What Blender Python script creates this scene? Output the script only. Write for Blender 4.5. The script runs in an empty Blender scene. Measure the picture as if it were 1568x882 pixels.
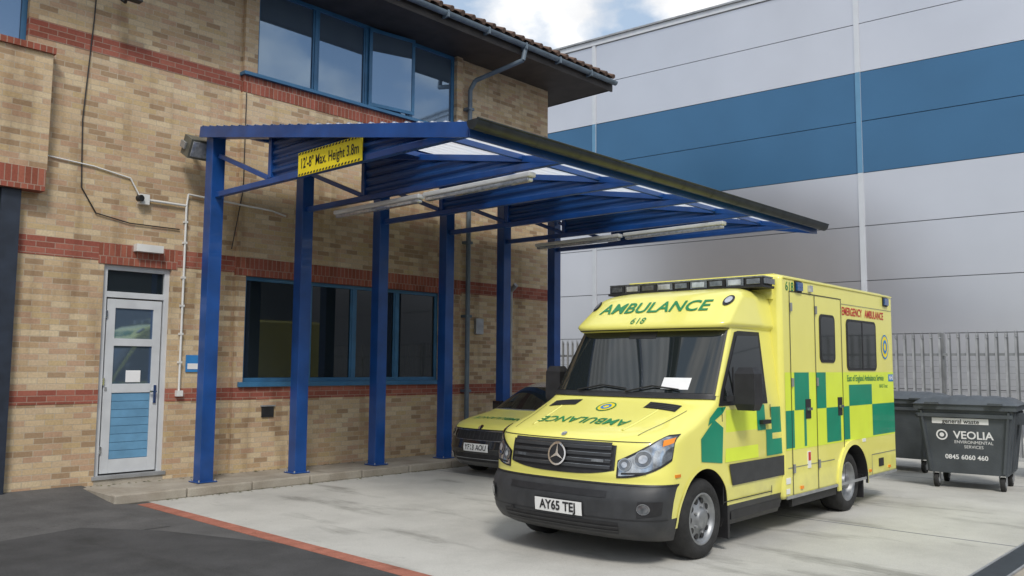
import bpy, math, random, bmesh
from mathutils import Vector, Matrix
random.seed(7)
scene=bpy.context.scene
col=scene.collection
R=math.radians
# ------------------------------------------------------------------ materials
def newmat(name):
    m=bpy.data.materials.new(name); m.use_nodes=True
    nt=m.node_tree; b=nt.nodes['Principled BSDF']
    return m,nt,b
def P(name,c,rough=.5,metal=0,spec=.5,noise=None,bump=None,coat=0,c2=None,dirt=None):
    m,nt,b=newmat(name)
    b.inputs['Base Color'].default_value=(*c,1); b.inputs['Roughness'].default_value=rough
    b.inputs['Metallic'].default_value=metal; b.inputs['Specular IOR Level'].default_value=spec
    b.inputs['Coat Weight'].default_value=coat
    tc=nt.nodes.new('ShaderNodeTexCoord')
    out=None
    if noise:
        n=nt.nodes.new('ShaderNodeTexNoise'); n.inputs['Scale'].default_value=noise[0]; n.inputs['Detail'].default_value=6
        nt.links.new(tc.outputs['Object'],n.inputs['Vector'])
        r=nt.nodes.new('ShaderNodeValToRGB'); r.color_ramp.elements[0].position=.3; r.color_ramp.elements[1].position=.7
        k=noise[1]
        r.color_ramp.elements[0].color=(*[x*(1-k) for x in c],1) if c2 is None else (*c2,1)
        r.color_ramp.elements[1].color=(*[min(1,x*(1+k)) for x in c],1)
        nt.links.new(n.outputs['Fac'],r.inputs['Fac']); out=r.outputs['Color']
    if dirt:
        # road grime rising from below, broken up by noise
        s=nt.nodes.new('ShaderNodeSeparateXYZ'); nt.links.new(tc.outputs['Object'],s.inputs[0])
        n=nt.nodes.new('ShaderNodeTexNoise'); n.inputs['Scale'].default_value=7; n.inputs['Detail'].default_value=8
        nt.links.new(tc.outputs['Object'],n.inputs['Vector'])
        a=nt.nodes.new('ShaderNodeMath'); a.operation='MULTIPLY_ADD'; nt.links.new(n.outputs['Fac'],a.inputs[0]); a.inputs[1].default_value=dirt[1]; nt.links.new(s.outputs[2],a.inputs[2])
        r=nt.nodes.new('ShaderNodeMapRange'); r.inputs[1].default_value=dirt[0]; r.inputs[2].default_value=dirt[0]+dirt[1]; r.inputs[3].default_value=dirt[2]; r.inputs[4].default_value=0
        nt.links.new(a.outputs[0],r.inputs[0])
        mx=nt.nodes.new('ShaderNodeMixRGB'); nt.links.new(r.outputs[0],mx.inputs['Fac']); nt.links.new(out,mx.inputs['Color1']); mx.inputs['Color2'].default_value=(.17,.15,.12,1); out=mx.outputs[0]
    if out: nt.links.new(out,b.inputs['Base Color'])
    if bump:
        n=nt.nodes.new('ShaderNodeTexNoise'); n.inputs['Scale'].default_value=bump[0]; n.inputs['Detail'].default_value=5
        nt.links.new(tc.outputs['Object'],n.inputs['Vector'])
        bp=nt.nodes.new('ShaderNodeBump'); bp.inputs['Strength'].default_value=bump[1]; bp.inputs['Distance'].default_value=.02
        nt.links.new(n.outputs['Fac'],bp.inputs['Height']); nt.links.new(bp.outputs['Normal'],b.inputs['Normal'])
    return m
def brick(name,cols,mortar,W=.225,H=.075,mu=.045,mv=.13):
    m,nt,b=newmat(name); N=nt.nodes; L=nt.links
    def M(op,a,bb=None):
        n=N.new('ShaderNodeMath'); n.operation=op
        for i,v in enumerate((a,bb)):
            if v is None: continue
            if isinstance(v,(int,float)): n.inputs[i].default_value=v
            else: L.new(v,n.inputs[i])
        return n.outputs[0]
    tc=N.new('ShaderNodeTexCoord'); s=N.new('ShaderNodeSeparateXYZ'); L.new(tc.outputs['Object'],s.inputs[0])
    x=M('ADD',s.outputs[0],s.outputs[1]); z=M('DIVIDE',s.outputs[2],H)
    row=M('FLOOR',z); odd=M('MULTIPLY',M('FLOORED_MODULO',row,2.0),.5)
    u=M('ADD',M('DIVIDE',x,W),odd); cl=M('FLOOR',u)
    fu=M('SUBTRACT',u,cl); fv=M('SUBTRACT',z,row)
    mort=M('MAXIMUM',M('LESS_THAN',fu,mu),M('LESS_THAN',fv,mv))
    cv=N.new('ShaderNodeCombineXYZ'); L.new(cl,cv.inputs[0]); L.new(row,cv.inputs[1])
    wn=N.new('ShaderNodeTexWhiteNoise'); wn.noise_dimensions='3D'; L.new(cv.outputs[0],wn.inputs['Vector'])
    ramp=N.new('ShaderNodeValToRGB'); ramp.color_ramp.interpolation='CONSTANT'
    e=ramp.color_ramp.elements
    while len(e)<len(cols): e.new(.5)
    for i,c in enumerate(cols): e[i].position=i/len(cols)
    for i,c in enumerate(cols): e[i].color=(*c,1)
    L.new(wn.outputs['Value'],ramp.inputs['Fac'])
    def rpn(sc,det,lo,hi,p0=.3,p1=.7,vec=None):
        n2=N.new('ShaderNodeTexNoise'); n2.inputs['Scale'].default_value=sc; n2.inputs['Detail'].default_value=det; L.new(vec or tc.outputs['Object'],n2.inputs['Vector'])
        r2=N.new('ShaderNodeValToRGB'); r2.color_ramp.elements[0].position=p0; r2.color_ramp.elements[1].position=p1
        r2.color_ramp.elements[0].color=(*lo,1); r2.color_ramp.elements[1].color=(*hi,1); L.new(n2.outputs['Fac'],r2.inputs['Fac']); return r2.outputs[0]
    def mix(t,f,a,bb):
        n=N.new('ShaderNodeMixRGB'); n.blend_type=t
        if isinstance(f,(int,float)): n.inputs['Fac'].default_value=f
        else: L.new(f,n.inputs['Fac'])
        for k,v in (('Color1',a),('Color2',bb)):
            if isinstance(v,tuple): n.inputs[k].default_value=(*v,1)
            else: L.new(v,n.inputs[k])
        return n.outputs[0]
    c=mix('MIX',mort,ramp.outputs[0],mortar)
    c=mix('MULTIPLY',1.0,c,rpn(1.1,6,(.84,.81,.78),(1,1,1))); c=mix('MULTIPLY',1.0,c,rpn(38,3,(.82,.82,.82),(1,1,1)))
    mp=N.new('ShaderNodeMapping'); mp.inputs['Scale'].default_value=(2.2,2.2,.35); L.new(tc.outputs['Object'],mp.inputs['Vector'])
    c=mix('MULTIPLY',1.0,c,rpn(1.6,7,(.78,.76,.74),(1,1,1),.32,.46,mp.outputs[0]))
    L.new(c,b.inputs['Base Color']); b.inputs['Roughness'].default_value=.9; b.inputs['Specular IOR Level'].default_value=.2
    bp=N.new('ShaderNodeBump'); bp.inputs['Strength'].default_value=.5; bp.inputs['Distance'].default_value=.006
    L.new(M('SUBTRACT',1.0,mort),bp.inputs['Height']); L.new(bp.outputs['Normal'],b.inputs['Normal'])
    return m
buff=brick('buff_brick',[(.66,.50,.31),(.55,.39,.235),(.70,.545,.35),(.43,.30,.185),(.60,.42,.28),(.73,.59,.39),(.62,.47,.27),(.56,.375,.25),(.66,.51,.34),(.59,.44,.275)],(.58,.49,.37))
red=brick('red_brick',[(.38,.125,.09),(.31,.10,.07),(.43,.155,.11),(.35,.11,.08)],(.42,.29,.23))
soldier=brick('red_soldier_brick',[(.38,.12,.085),(.31,.10,.065),(.43,.15,.10),(.35,.11,.075)],(.42,.29,.23),W=.075,H=.26,mu=.14,mv=.04)
blue_st=P('blue_painted_steel',(.008,.062,.25),.35,0,.5,noise=(3,.22),coat=.2)
blue_sheet=P('blue_roof_sheet',(.013,.06,.20),.35,0,.5,noise=(2,.2))
def transl():
    m,nt,b=newmat('translucent_sheet')
    t=nt.nodes.new('ShaderNodeBsdfTranslucent'); t.inputs[0].default_value=(.93,.95,.97,1)
    tr=nt.nodes.new('ShaderNodeBsdfTransparent'); tr.inputs[0].default_value=(.95,.97,1,1)
    mx=nt.nodes.new('ShaderNodeMixShader'); mx.inputs[0].default_value=.9
    m2=nt.nodes.new('ShaderNodeMixShader'); m2.inputs[0].default_value=.35
    b.inputs['Base Color'].default_value=(.8,.82,.85,1); b.inputs['Roughness'].default_value=.4
    nt.links.new(b.outputs[0],mx.inputs[1]); nt.links.new(t.outputs[0],mx.inputs[2])
    nt.links.new(mx.outputs[0],m2.inputs[1]); nt.links.new(tr.outputs[0],m2.inputs[2]); nt.links.new(m2.outputs[0],nt.nodes['Material Output'].inputs[0])
    return m
trans=transl()
frame_blue=P('window_frame_blue',(.04,.15,.29),.4,noise=(5,.15))
glass=P('window_glass',(.014,.020,.024),.03,0,.9,bump=(.6,.05))
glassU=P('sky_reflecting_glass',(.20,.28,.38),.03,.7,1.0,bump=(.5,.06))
vglass=P('vehicle_glass',(.014,.018,.018),.04,0,.9)
white_p=P('white_plastic',(.70,.70,.68),.4,noise=(4,.08))
greyw=P('grey_upvc',(.56,.58,.60),.45,noise=(4,.08))
doorblue=P('door_blue_panel',(.13,.30,.47),.5,noise=(6,.12))
doorblue2=P('door_blue_groove',(.07,.19,.33),.5,noise=(6,.1))
blackp=P('black_plastic',(.018,.018,.020),.5,noise=(9,.3))
gutterblk=P('black_gutter',(.016,.022,.026),.4,noise=(6,.4))
greyg=P('grey_gutter',(.13,.17,.21),.45,noise=(5,.2))
soffit=P('soffit_dark',(.045,.038,.035),.6,noise=(3,.3))
tile=P('roof_tile',(.12,.075,.055),.85,noise=(4,.35),bump=(20,.4))
steel=P('galvanised_steel',(.36,.37,.38),.5,.5,noise=(5,.2))
edgew=P('sheet_edge',(.32,.38,.48),.4,.2,noise=(5,.2))
silver=P('silver_cladding',(.62,.62,.65),.30,.78,.5,noise=(.35,.05))
bluecl=P('blue_cladding',(.05,.15,.28),.35,.3,.5,noise=(.4,.08))
seam=P('dark_seam',(.16,.17,.19),.6,noise=(2,.1))
trim=P('light_trim',(.62,.64,.67),.4,.2,noise=(2,.05))
trimb=P('blue_trim',(.12,.28,.44),.4,noise=(3,.05))
yel=P('ambulance_yellow',(.85,.80,.19),.28,0,.5,noise=(2,.03),coat=.5,dirt=(.30,.7,.42))
yel2=P('reflective_yellow',(.74,.88,.06),.35,0,.5,noise=(3,.04),coat=.2)
grn=P('reflective_green',(.0,.25,.14),.35,0,.5,noise=(3,.1),coat=.2)
grnt=P('green_lettering',(.015,.22,.07),.4,noise=(5,.1))
redt=P('red_lettering',(.55,.03,.02),.4,noise=(5,.1))
blk=P('black_rubber',(.020,.020,.020),.8,noise=(12,.4),bump=(60,.3))
bump_g=P('dark_bumper_plastic',(.036,.038,.041),.5,noise=(8,.2),bump=(150,.1),dirt=(.12,.5,.35))
chrome=P('chrome',(.75,.76,.78),.12,1,noise=(5,.04))
satin=P('satin_reflector',(.38,.40,.42),.25,.9,noise=(9,.3))
rim_s=P('wheel_silver',(.30,.31,.32),.45,.6,noise=(8,.3))
lamp=P('headlamp_lens',(.36,.39,.42),.05,.75,.9,noise=(11,.8),coat=1)
orange=P('orange_lens',(.8,.25,.02),.2,noise=(5,.1))
bluel=P('blue_strobe_lens',(.01,.07,.24),.1,noise=(5,.1),coat=1)
plate=P('plate_white',(.80,.80,.78),.4,noise=(5,.03))
paper=P('paper',(.8,.8,.8),.7,noise=(5,.03))
bingrey=P('bin_plastic',(.065,.075,.085),.5,noise=(3,.25),bump=(40,.15))
sign_y=P('sign_yellow',(.85,.68,.02),.5,noise=(5,.05))
lens_c=P('clear_lens',(.45,.47,.50),.1,.3,.8,noise=(20,.3),coat=1)
lens_d=P('smoked_lens',(.12,.13,.14),.12,.3,.8,noise=(20,.5),coat=1)
carblack=P('car_black_paint',(.015,.016,.018),.2,noise=(4,.2),coat=1)
carsilver=P('car_silver_paint',(.55,.57,.60),.25,.6,noise=(4,.05),coat=1)
signblue=P('sign_blue',(.03,.22,.55),.5,noise=(5,.1))
leafm=P('dry_leaves_and_moss',(.10,.10,.04),.9,noise=(9,.5))

def ground_mat(name,base,dark,scale,stainlo,stainhi,fine=.15,rough=.9,st0=.33,st1=.44,stc=.62,spc=.7):
    m,nt,b=newmat(name);N=nt.nodes;L=nt.links
    tc=N.new('ShaderNodeTexCoord')
    def nz(sc,d=8,vec=None):
        n=N.new('ShaderNodeTexNoise'); n.inputs['Scale'].default_value=sc; n.inputs['Detail'].default_value=d; n.inputs['Roughness'].default_value=.62
        L.new(vec or tc.outputs['Object'],n.inputs['Vector']); return n.outputs['Fac']
    def rp(f,p0,c0,p1,c1):
        r=N.new('ShaderNodeValToRGB'); r.color_ramp.elements[0].position=p0; r.color_ramp.elements[1].position=p1
        r.color_ramp.elements[0].color=(*c0,1); r.color_ramp.elements[1].color=(*c1,1); L.new(f,r.inputs['Fac']); return r.outputs[0]
    def mul(a,bb):
        n=N.new('ShaderNodeMixRGB'); n.blend_type='MULTIPLY'; n.inputs['Fac'].default_value=1; L.new(a,n.inputs['Color1']); L.new(bb,n.inputs['Color2']); return n.outputs[0]
    a=rp(nz(scale),stainlo,dark,stainhi,base)
    f=rp(nz(90,4),.3,(1-fine,)*3,.7,(1,1,1))
    g=rp(nz(.35,4),.35,(.88,.88,.88),.6,(1,1,1))
    mp=N.new('ShaderNodeMapping'); mp.inputs['Scale'].default_value=(2.0,.55,1); mp.inputs['Location'].default_value=(5,3,0); mp.inputs['Rotation'].default_value=(0,0,.25); L.new(tc.outputs['Object'],mp.inputs['Vector'])
    st=rp(nz(.8,10,mp.outputs[0]),st0,(stc,stc,stc*.98),st1,(1,1,1))
    sp=rp(nz(9,6),.27,(spc,spc,spc*.98),.35,(1,1,1))
    c=mul(mul(mul(mul(a,f),g),st),sp); L.new(c,b.inputs['Base Color'])
    b.inputs['Roughness'].default_value=rough; b.inputs['Specular IOR Level'].default_value=.25
    bp=N.new('ShaderNodeBump'); bp.inputs['Strength'].default_value=.35; bp.inputs['Distance'].default_value=.01
    L.new(nz(70,4),bp.inputs['Height']); L.new(bp.outputs['Normal'],b.inputs['Normal'])
    return m
asphalt=ground_mat('asphalt',(.155,.152,.15),(.11,.108,.107),1.6,.35,.6,.45,stc=.8)
asph_new=ground_mat('asphalt_patch',(.095,.094,.095),(.07,.07,.07),2,.35,.6,.4,stc=.8)
concrete=ground_mat('concrete',(.56,.55,.51),(.48,.47,.435),1.1,.36,.58,.16)
paving=ground_mat('paving_concrete',(.44,.40,.335),(.33,.29,.235),2.2,.35,.6,.2)
redline=ground_mat('red_block_edging',(.50,.20,.14),(.38,.15,.105),5,.35,.6,.3)

# ------------------------------------------------------------------ mesh builder
class MB:
    def __init__(s): s.v=[];s.f=[];s.m=[];s.mats=[];s.sm=[]
    def mi(s,mat):
        if mat not in s.mats: s.mats.append(mat)
        return s.mats.index(mat)
    def add(s,vs,fs,mat,smooth=False):
        b=len(s.v); s.v+= [tuple(v) for v in vs]; k=s.mi(mat) if not isinstance(mat,list) else None
        for i,f in enumerate(fs):
            s.f.append([b+j for j in f]); s.m.append(k if k is not None else s.mi(mat[i])); s.sm.append(smooth)
    def box(s,x0,x1,y0,y1,z0,z1,mat,T=None):
        vs=[(x,y,z) for x in (x0,x1) for y in (y0,y1) for z in (z0,z1)]
        if T: vs=[T@Vector(v) for v in vs]
        s.add(vs,[(0,1,3,2),(4,6,7,5),(0,4,5,1),(2,3,7,6),(0,2,6,4),(1,5,7,3)],mat)
    def frustum(s,cx,cy,z0,hx0,hy0,z1,hx1,hy1,mat):
        vs=[]
        for z,hx,hy in ((z0,hx0,hy0),(z1,hx1,hy1)): vs+=[(cx-hx,cy-hy,z),(cx+hx,cy-hy,z),(cx+hx,cy+hy,z),(cx-hx,cy+hy,z)]
        s.add(vs,[(3,2,1,0),(4,5,6,7),(0,1,5,4),(1,2,6,5),(2,3,7,6),(3,0,4,7)],mat)
    def tube(s,a,b,r,mat,n=10,r2=None):
        a=Vector(a);b=Vector(b);d=(b-a).normalized(); u=d.orthogonal().normalized(); w=d.cross(u); r2=r if r2 is None else r2
        vs=[]
        for p,rr in ((a,r),(b,r2)):
            for i in range(n):
                t=2*math.pi*i/n; vs.append(p+u*math.cos(t)*rr+w*math.sin(t)*rr)
        s.add(vs,[(i,(i+1)%n,n+(i+1)%n,n+i) for i in range(n)],mat,True)
        s.add(vs[:n],[list(range(n))[::-1]],mat); s.add(vs[n:],[list(range(n))],mat)
    def bar(s,a,b,w,h,mat):
        a=Vector(a);b=Vector(b);d=(b-a).normalized(); up=Vector((0,0,1)) if abs(d.z)<.95 else Vector((0,1,0))
        u=d.cross(up).normalized()*w/2; v=d.cross(u).normalized()*h/2
        vs=[p+x for p in (a,b) for x in (u+v,u-v,-u-v,-u+v)]
        s.add(vs,[(0,1,2,3),(7,6,5,4),(0,4,5,1),(1,5,6,2),(2,6,7,3),(3,7,4,0)],mat)
    def path(s,pts,r,mat,n=8):
        for a,b in zip(pts,pts[1:]): s.tube(a,b,r,mat,n)
    def prism(s,poly,mp,t,mat):
        n=len(poly); vs=[mp(u,v,0) for u,v in poly]+[mp(u,v,t) for u,v in poly]
        s.add(vs,[list(range(n)),list(range(n,2*n))[::-1]]+[(i,n+i,n+(i+1)%n,(i+1)%n) for i in range(n)],mat)
    def grid(s,fn,nu,nv,mat,smooth=True):
        vs=[fn(i/nu,j/nv) for j in range(nv+1) for i in range(nu+1)]
        s.add(vs,[(j*(nu+1)+i,j*(nu+1)+i+1,(j+1)*(nu+1)+i+1,(j+1)*(nu+1)+i) for j in range(nv) for i in range(nu)],mat,smooth)
    def lathe(s,prof,c,mat,n=40,sgn=1):
        vs=[]
        for r,w in prof:
            for i in range(n):
                t=2*math.pi*i/n; vs.append((c[0]+r*math.cos(t),c[1]+sgn*w,c[2]+r*math.sin(t)))
        s.add(vs,[(j*n+i,j*n+(i+1)%n,(j+1)*n+(i+1)%n,(j+1)*n+i) for j in range(len(prof)-1) for i in range(n)],mat,True)
    def text(s,txt,size,fn,mat,off=.0,sx=1):
        c=bpy.data.curves.new('t','FONT'); c.body=txt; c.size=size; c.align_x='CENTER'; c.align_y='CENTER'; c.offset=off; c.resolution_u=3
        o=bpy.data.objects.new('t',c); col.objects.link(o); bpy.context.view_layer.update()
        me=bpy.data.meshes.new_from_object(o.evaluated_get(bpy.context.evaluated_depsgraph_get()))
        s.add([fn(v.co.x*sx,v.co.y) for v in me.vertices],[list(p.vertices) for p in me.polygons],mat)
        bpy.data.objects.remove(o); bpy.data.curves.remove(c); bpy.data.meshes.remove(me)
    def obj(s,name,parent=None,bevel=0,cuts=None,cutmat=None,sharp=None,seg=2):
        me=bpy.data.meshes.new(name); me.from_pydata(s.v,[],s.f)
        for m in s.mats: me.materials.append(m)
        for p,k,q in zip(me.polygons,s.m,s.sm): p.material_index=k; p.use_smooth=q
        me.update()
        o=bpy.data.objects.new(name,me); col.objects.link(o)
        if sharp:
            try: me.set_sharp_from_angle(angle=R(sharp))
            except Exception as e: print('sharp',e)
        if bevel:
            b=o.modifiers.new('b','BEVEL'); b.width=bevel; b.segments=seg; b.limit_method='ANGLE'; b.angle_limit=R(40)
        if cuts:
            cs=[]
            for (x,z,r,y0,y1) in cuts:
                n=56
                vs=[(x+r*math.cos(2*math.pi*i/n),y,z+r*math.sin(2*math.pi*i/n)) for y in (y0,y1) for i in range(n)]
                fs=[(i,n+i,n+(i+1)%n,(i+1)%n) for i in range(n)]+[list(range(n)),list(range(n,2*n))[::-1]]
                cm=bpy.data.meshes.new('c'); cm.from_pydata(vs,[],fs); cm.materials.append(cutmat); cm.update()
                bm=bmesh.new(); bm.from_mesh(cm); bmesh.ops.recalc_face_normals(bm,faces=bm.faces); bm.to_mesh(cm); bm.free()
                co=bpy.data.objects.new('c',cm); col.objects.link(co); cs.append(co)
                q=o.modifiers.new('bo','BOOLEAN'); q.operation='DIFFERENCE'; q.object=co; q.solver='EXACT'
                try: q.material_mode='TRANSFER'
                except Exception: pass
            bpy.context.view_layer.update()
            nm=bpy.data.meshes.new_from_object(o.evaluated_get(bpy.context.evaluated_depsgraph_get()))
            o.modifiers.clear(); o.data=nm; nm.name=name
            for co in cs: bpy.data.objects.remove(co)
        if parent: o.parent=parent
        return o
def empty(name,loc=(0,0,0),rz=0,parent=None):
    e=bpy.data.objects.new(name,None); col.objects.link(e); e.location=loc; e.rotation_euler=(0,0,rz); e.empty_display_size=.2
    if parent: e.parent=parent
    return e

# ------------------------------------------------------------------ ground
b=MB(); b.add([(-300,-300,0),(400,-300,0),(400,400,0),(-300,400,0)],[(0,1,2,3)],asphalt); b.obj('ground')
b=MB(); b.add([(4.72,2.12,.004),(26,2.12,.004),(26,12,.004),(4.72,12,.004)],[(0,1,2,3)],concrete)
for x in (9.4,14.2): b.box(x,x+.02,2.13,10.49,.0045,.006,seam)
b.obj('concrete_yard')
b=MB(); yy=-4
while yy<10.4:
    b.box(4.545,4.715,yy+.003,yy+.212,.0,.005+.001*random.random(),redline); yy+=.215
b.obj('red_edging_strip')
b=MB(); b.add([(4.72,-5,.004),(26,-5,.004),(26,1.9,.004),(4.72,1.9,.004)],[(0,1,2,3)],paving); b.obj('paving')
b=MB(); b.add([(4.72,1.9,.006),(26,1.9,.006),(26,2.12,.006),(4.72,2.12,.006)],[(0,1,2,3)],gutterblk)
b.box(4.72,26,1.88,1.9,.004,.02,steel); b.box(4.72,26,2.12,2.14,.004,.012,steel); b.obj('drain_channel')
b=MB(); b.add([(-6,8.8,.004),(4.2,8.8,.004),(4.0,10.5,.05),(-6,10.5,.05),(4.0,11.7,.125),(-6,11.7,.125),(4.5,10.5,.004),(4.35,11.7,.125)],[(0,1,2,3),(3,2,4,5),(1,6,2),(2,6,7,4)],asphalt); b.obj('asphalt_ramp')
b=MB(); b.add([(1.6,8.6,.008),(2.5,9.1,.012),(3.4,9.4,.018),(4.0,8.6,.012),(4.53,7.2,.008),(4.53,4.6,.008),(3.4,5.6,.008),(2.6,7.2,.008)],[(0,1,2,3,4,5,6,7)],asph_new); b.obj('asphalt_patch')
b=MB(); x=4.3
while x<13.5:
    dz=random.uniform(-.006,.004); b.box(x+.006,x+.908,10.5+random.uniform(-.004,.004),10.64,.0,.12+dz,paving); x+=.914
b.obj('kerb',bevel=.018)
b=MB(); b.box(4.3,14.5,10.64,11.7,0,.108,paving); b.obj('pavement')
b=MB()
for i in range(420):
    if i%2: x,y,z=random.uniform(4.8,13.3),10.49-abs(random.gauss(0,.05)),.008
    else: x,y,z=random.uniform(4.4,13.3),11.55-abs(random.gauss(0,.05)),.113
    a=random.random()*6.28; r=random.uniform(.008,.03)
    b.add([(x+r*math.cos(a+q),y+r*.6*math.sin(a+q),z+random.uniform(0,.01)) for q in (0,1.5,3.1,4.6)],[(0,1,2,3)],leafm)
b.obj('leaf_litter')

# ------------------------------------------------------------------ brick building
B=empty('brick_building')
w=MB(); YW=11.66; YB=11.58
red_lo=(1.17,1.35); band=(3.06,3.30); up=(5.85,6.09)
def col_wall(x0,x1,y,zr,m=buff):
    for (a,c) in zr:
        cutz=[a]
        for bb in (red_lo,band,up):
            for q in bb:
                if a<q<c: cutz.append(q)
        cutz.append(c); cutz=sorted(cutz)
        for p,q in zip(cutz,cutz[1:]):
            mid=(p+q)/2
            mm=red if any(bb[0]<mid<bb[1] for bb in (red_lo,band,up)) else m
            w.box(x0,x1,y-(.006 if mm is red else 0),12.05,p,q,mm)
col_wall(3.42,4.42,YW,[(0,7.6)])
col_wall(4.42,4.5,YW,[(0,3.02),(3.29,7.6)]); col_wall(5.42,5.5,YW,[(0,3.02),(3.29,7.6)])
col_wall(4.5,5.42,YW,[(3.29,7.6)]); w.box(4.42,5.5,YW-.008,12.05,3.02,3.29,soldier); w.box(4.5,5.42,YW,12.05,0,.2,paving)
col_wall(5.5,6.38,YW,[(0,7.6)])
col_wall(6.38,6.53,YB,[(0,3.02)]); col_wall(10.46,10.95,YB,[(0,3.02)])
col_wall(6.53,10.46,YB,[(0,1.17)]); w.box(6.53,10.46,YB-.006,12.05,1.17,1.36,red)
w.box(6.38,10.95,YB-.008,12.05,3.02,3.29,soldier)
w.box(6.38,10.95,YB,12.05,3.29,5.82,buff)
w.box(6.38,10.95,YB-.008,12.05,5.82,6.08,soldier)
w.box(6.38,6.6,YB,12.05,6.08,7.6,buff); w.box(10.8,10.95,YB,12.05,6.08,7.6,buff)
w.box(6.45,10.5,YB-.05,12.05,1.36,1.43,frame_blue)
w.box(6.35,10.95,YB-.07,YB+.1,6.08,6.13,frame_blue)
col_wall(10.95,13.55,YW,[(0,7.6)])
w.box(-3,3.68,11.50,12.05,4.12,5.62,buff); w.box(-3,3.66,11.47,12.05,3.84,4.12,soldier)
w.box(-3,3.70,11.46,12.05,5.62,5.70,soldier)
w.box(-3,.6,11.66,12.05,5.70,7.6,buff); w.box(.6,3.42,11.66,12.05,7.3,7.6,buff)
w.box(-3,-1,11.66,12.05,0,3.84,buff)
w.box(-3,13.54,12.05,20,.0,7.6,buff)
w.obj('brick_walls',B)
g=MB(); g.box(-1,3.42,11.98,12.04,0,3.84,blackp); g.box(3.2,3.42,11.55,11.98,0,3.84,P('dark_blue_post',(.02,.028,.045),.5,noise=(6,.3)))  # black sheet at the back stands in for the shaded garage interior
g.box(2.95,3.05,11.8,11.9,0,3.84,steel); g.box(-1,3.2,11.6,11.9,3.6,3.84,blackp); g.obj('garage_opening',B)
def window(nm,xs,z0,z1,y,gm,fw=.06,open_i=None):
    f=MB(); yb=y+.14
    x0,x1=xs[0],xs[-1]
    f.box(x0,x1,yb-.06,yb,z0,z0+fw,frame_blue); f.box(x0,x1,yb-.06,yb,z1-fw,z1,frame_blue)
    for i,x in enumerate(xs):
        a=x-(0 if i==0 else fw/2 if i<len(xs)-1 else fw); f.box(a,a+fw,yb-.058,yb+.002,z0+fw,z1-fw,frame_blue)
    for i,(a,c) in enumerate(zip(xs,xs[1:])):
        T=Matrix.Translation(((a+c)/2,yb-.022,0))@Matrix.Rotation(R(random.uniform(-.5,.5)),4,'Z')
        h=(c-a)/2-fw/2-.002
        f.box(-h,h,-.003,.003,z0+fw,z1-fw,gm,T)
        for q in ((a+fw*.6,a+fw*1.05),(c-fw*1.05,c-fw*.6)): f.box(q[0],q[1],yb-.05,yb-.03,z0+fw,z1-fw,frame_blue)
    if open_i is not None:
        a,c=xs[open_i],xs[open_i+1]
        T=Matrix.Translation((a+.03,yb-.07,0))@Matrix.Rotation(R(-8),4,'Z')
        W=c-a-.06
        f.box(0,W,-.03,0,z0+.04,z0+.1,frame_blue,T); f.box(0,W,-.03,0,z1-.1,z1-.04,frame_blue,T)
        f.box(0,.06,-.03,0,z0+.1,z1-.1,frame_blue,T); f.box(W-.06,W,-.03,0,z0+.1,z1-.1,frame_blue,T)
        f.box(.06,W-.06,-.018,-.012,z0+.1,z1-.1,gm,T)
    f.box(x0,x1,yb+.05,yb+.07,z0,z1,blackp)
    f.obj(nm,B,bevel=.004)
window('upper_window',[6.6,7.70,8.73,9.72,10.8],6.13,7.6,YB,glassU,open_i=2)
window('lower_window',[6.53,7.70,8.58,9.50,10.46],1.43,3.02,YB,glass)
window('corner_window',[.6,2.0,3.42],5.70,7.3,YW,glassU)
d=MB(); y=YW+.05
d.box(4.5,4.57,y,y+.1,.2,3.02,greyw); d.box(5.35,5.42,y,y+.1,.2,3.02,greyw)
d.box(4.57,5.35,y,y+.1,2.58,2.66,greyw); d.box(4.57,5.35,y,y+.1,2.95,3.02,greyw); d.box(4.57,5.35,y+.04,y+.05,2.66,2.95,glass)
d.box(4.47,5.45,YW-.02,y+.1,.17,.22,steel)
for a,c in ((4.59,4.70),(5.22,5.33)): d.box(a,c,y+.01,y+.06,.24,2.56,greyw)
for a,c in ((.24,.42),(1.30,1.42),(1.93,2.03),(2.44,2.56)): d.box(4.70,5.22,y+.01,y+.06,a,c,greyw)
d.box(4.70,5.22,y+.03,y+.04,1.42,1.93,glassU); d.box(4.70,5.22,y+.03,y+.04,2.03,2.44,glassU)
d.box(4.70,5.22,y+.035,y+.055,.42,1.30,doorblue2)
for i in range(8): d.box(4.701,5.219,y+.022,y+.034,.425+i*.109,.420+(i+1)*.109,doorblue)
d.box(5.255,5.295,y-.01,y+.01,1.15,1.40,chrome); d.box(5.19,5.29,y-.045,y-.025,1.3,1.325,chrome)
d.box(4.6,4.63,y-.0,y+.01,1.33,1.38,steel); d.box(4.88,5.08,y+.022,y+.028,1.44,1.60,paper)
for z in (.5,1.4,2.3): d.box(4.565,4.595,y-.01,y+.005,z,z+.1,chrome)
d.obj('door',B,bevel=.003)
r=MB()
r.box(-4,14.4,10.62,12.2,7.6,7.66,soffit); r.box(-4,14.42,10.58,10.62,7.57,7.80,soffit)
r.box(14.36,14.42,10.62,16.0,7.6,7.78,soffit); r.box(13.55,14.36,12.2,20.5,7.6,7.66,soffit)
def rf(u,v):
    x=-4+u*18.45; yy=10.50+v*5.6
    return (x,yy,7.83+v*5.6*.47+.035*abs(math.sin(math.pi*x/.26)))
r.grid(rf,560,1,tile,False)
r.add([(14.42,10.5,7.80),(14.42,16.1,7.8),(14.42,16.1,10.45)],[(0,1,2)],soffit)
r.add([(-4,16.1,10.48),(14.45,16.1,10.48),(14.45,21.6,7.85),(-4,21.6,7.85)],[(0,1,2,3)],tile)
for i in range(71):
    x=14.3-i*.26; r.tube((x,10.46,7.845),(x,10.8,7.985),.05,tile,8)
r.obj('roof',B)
gt=MB()
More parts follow.
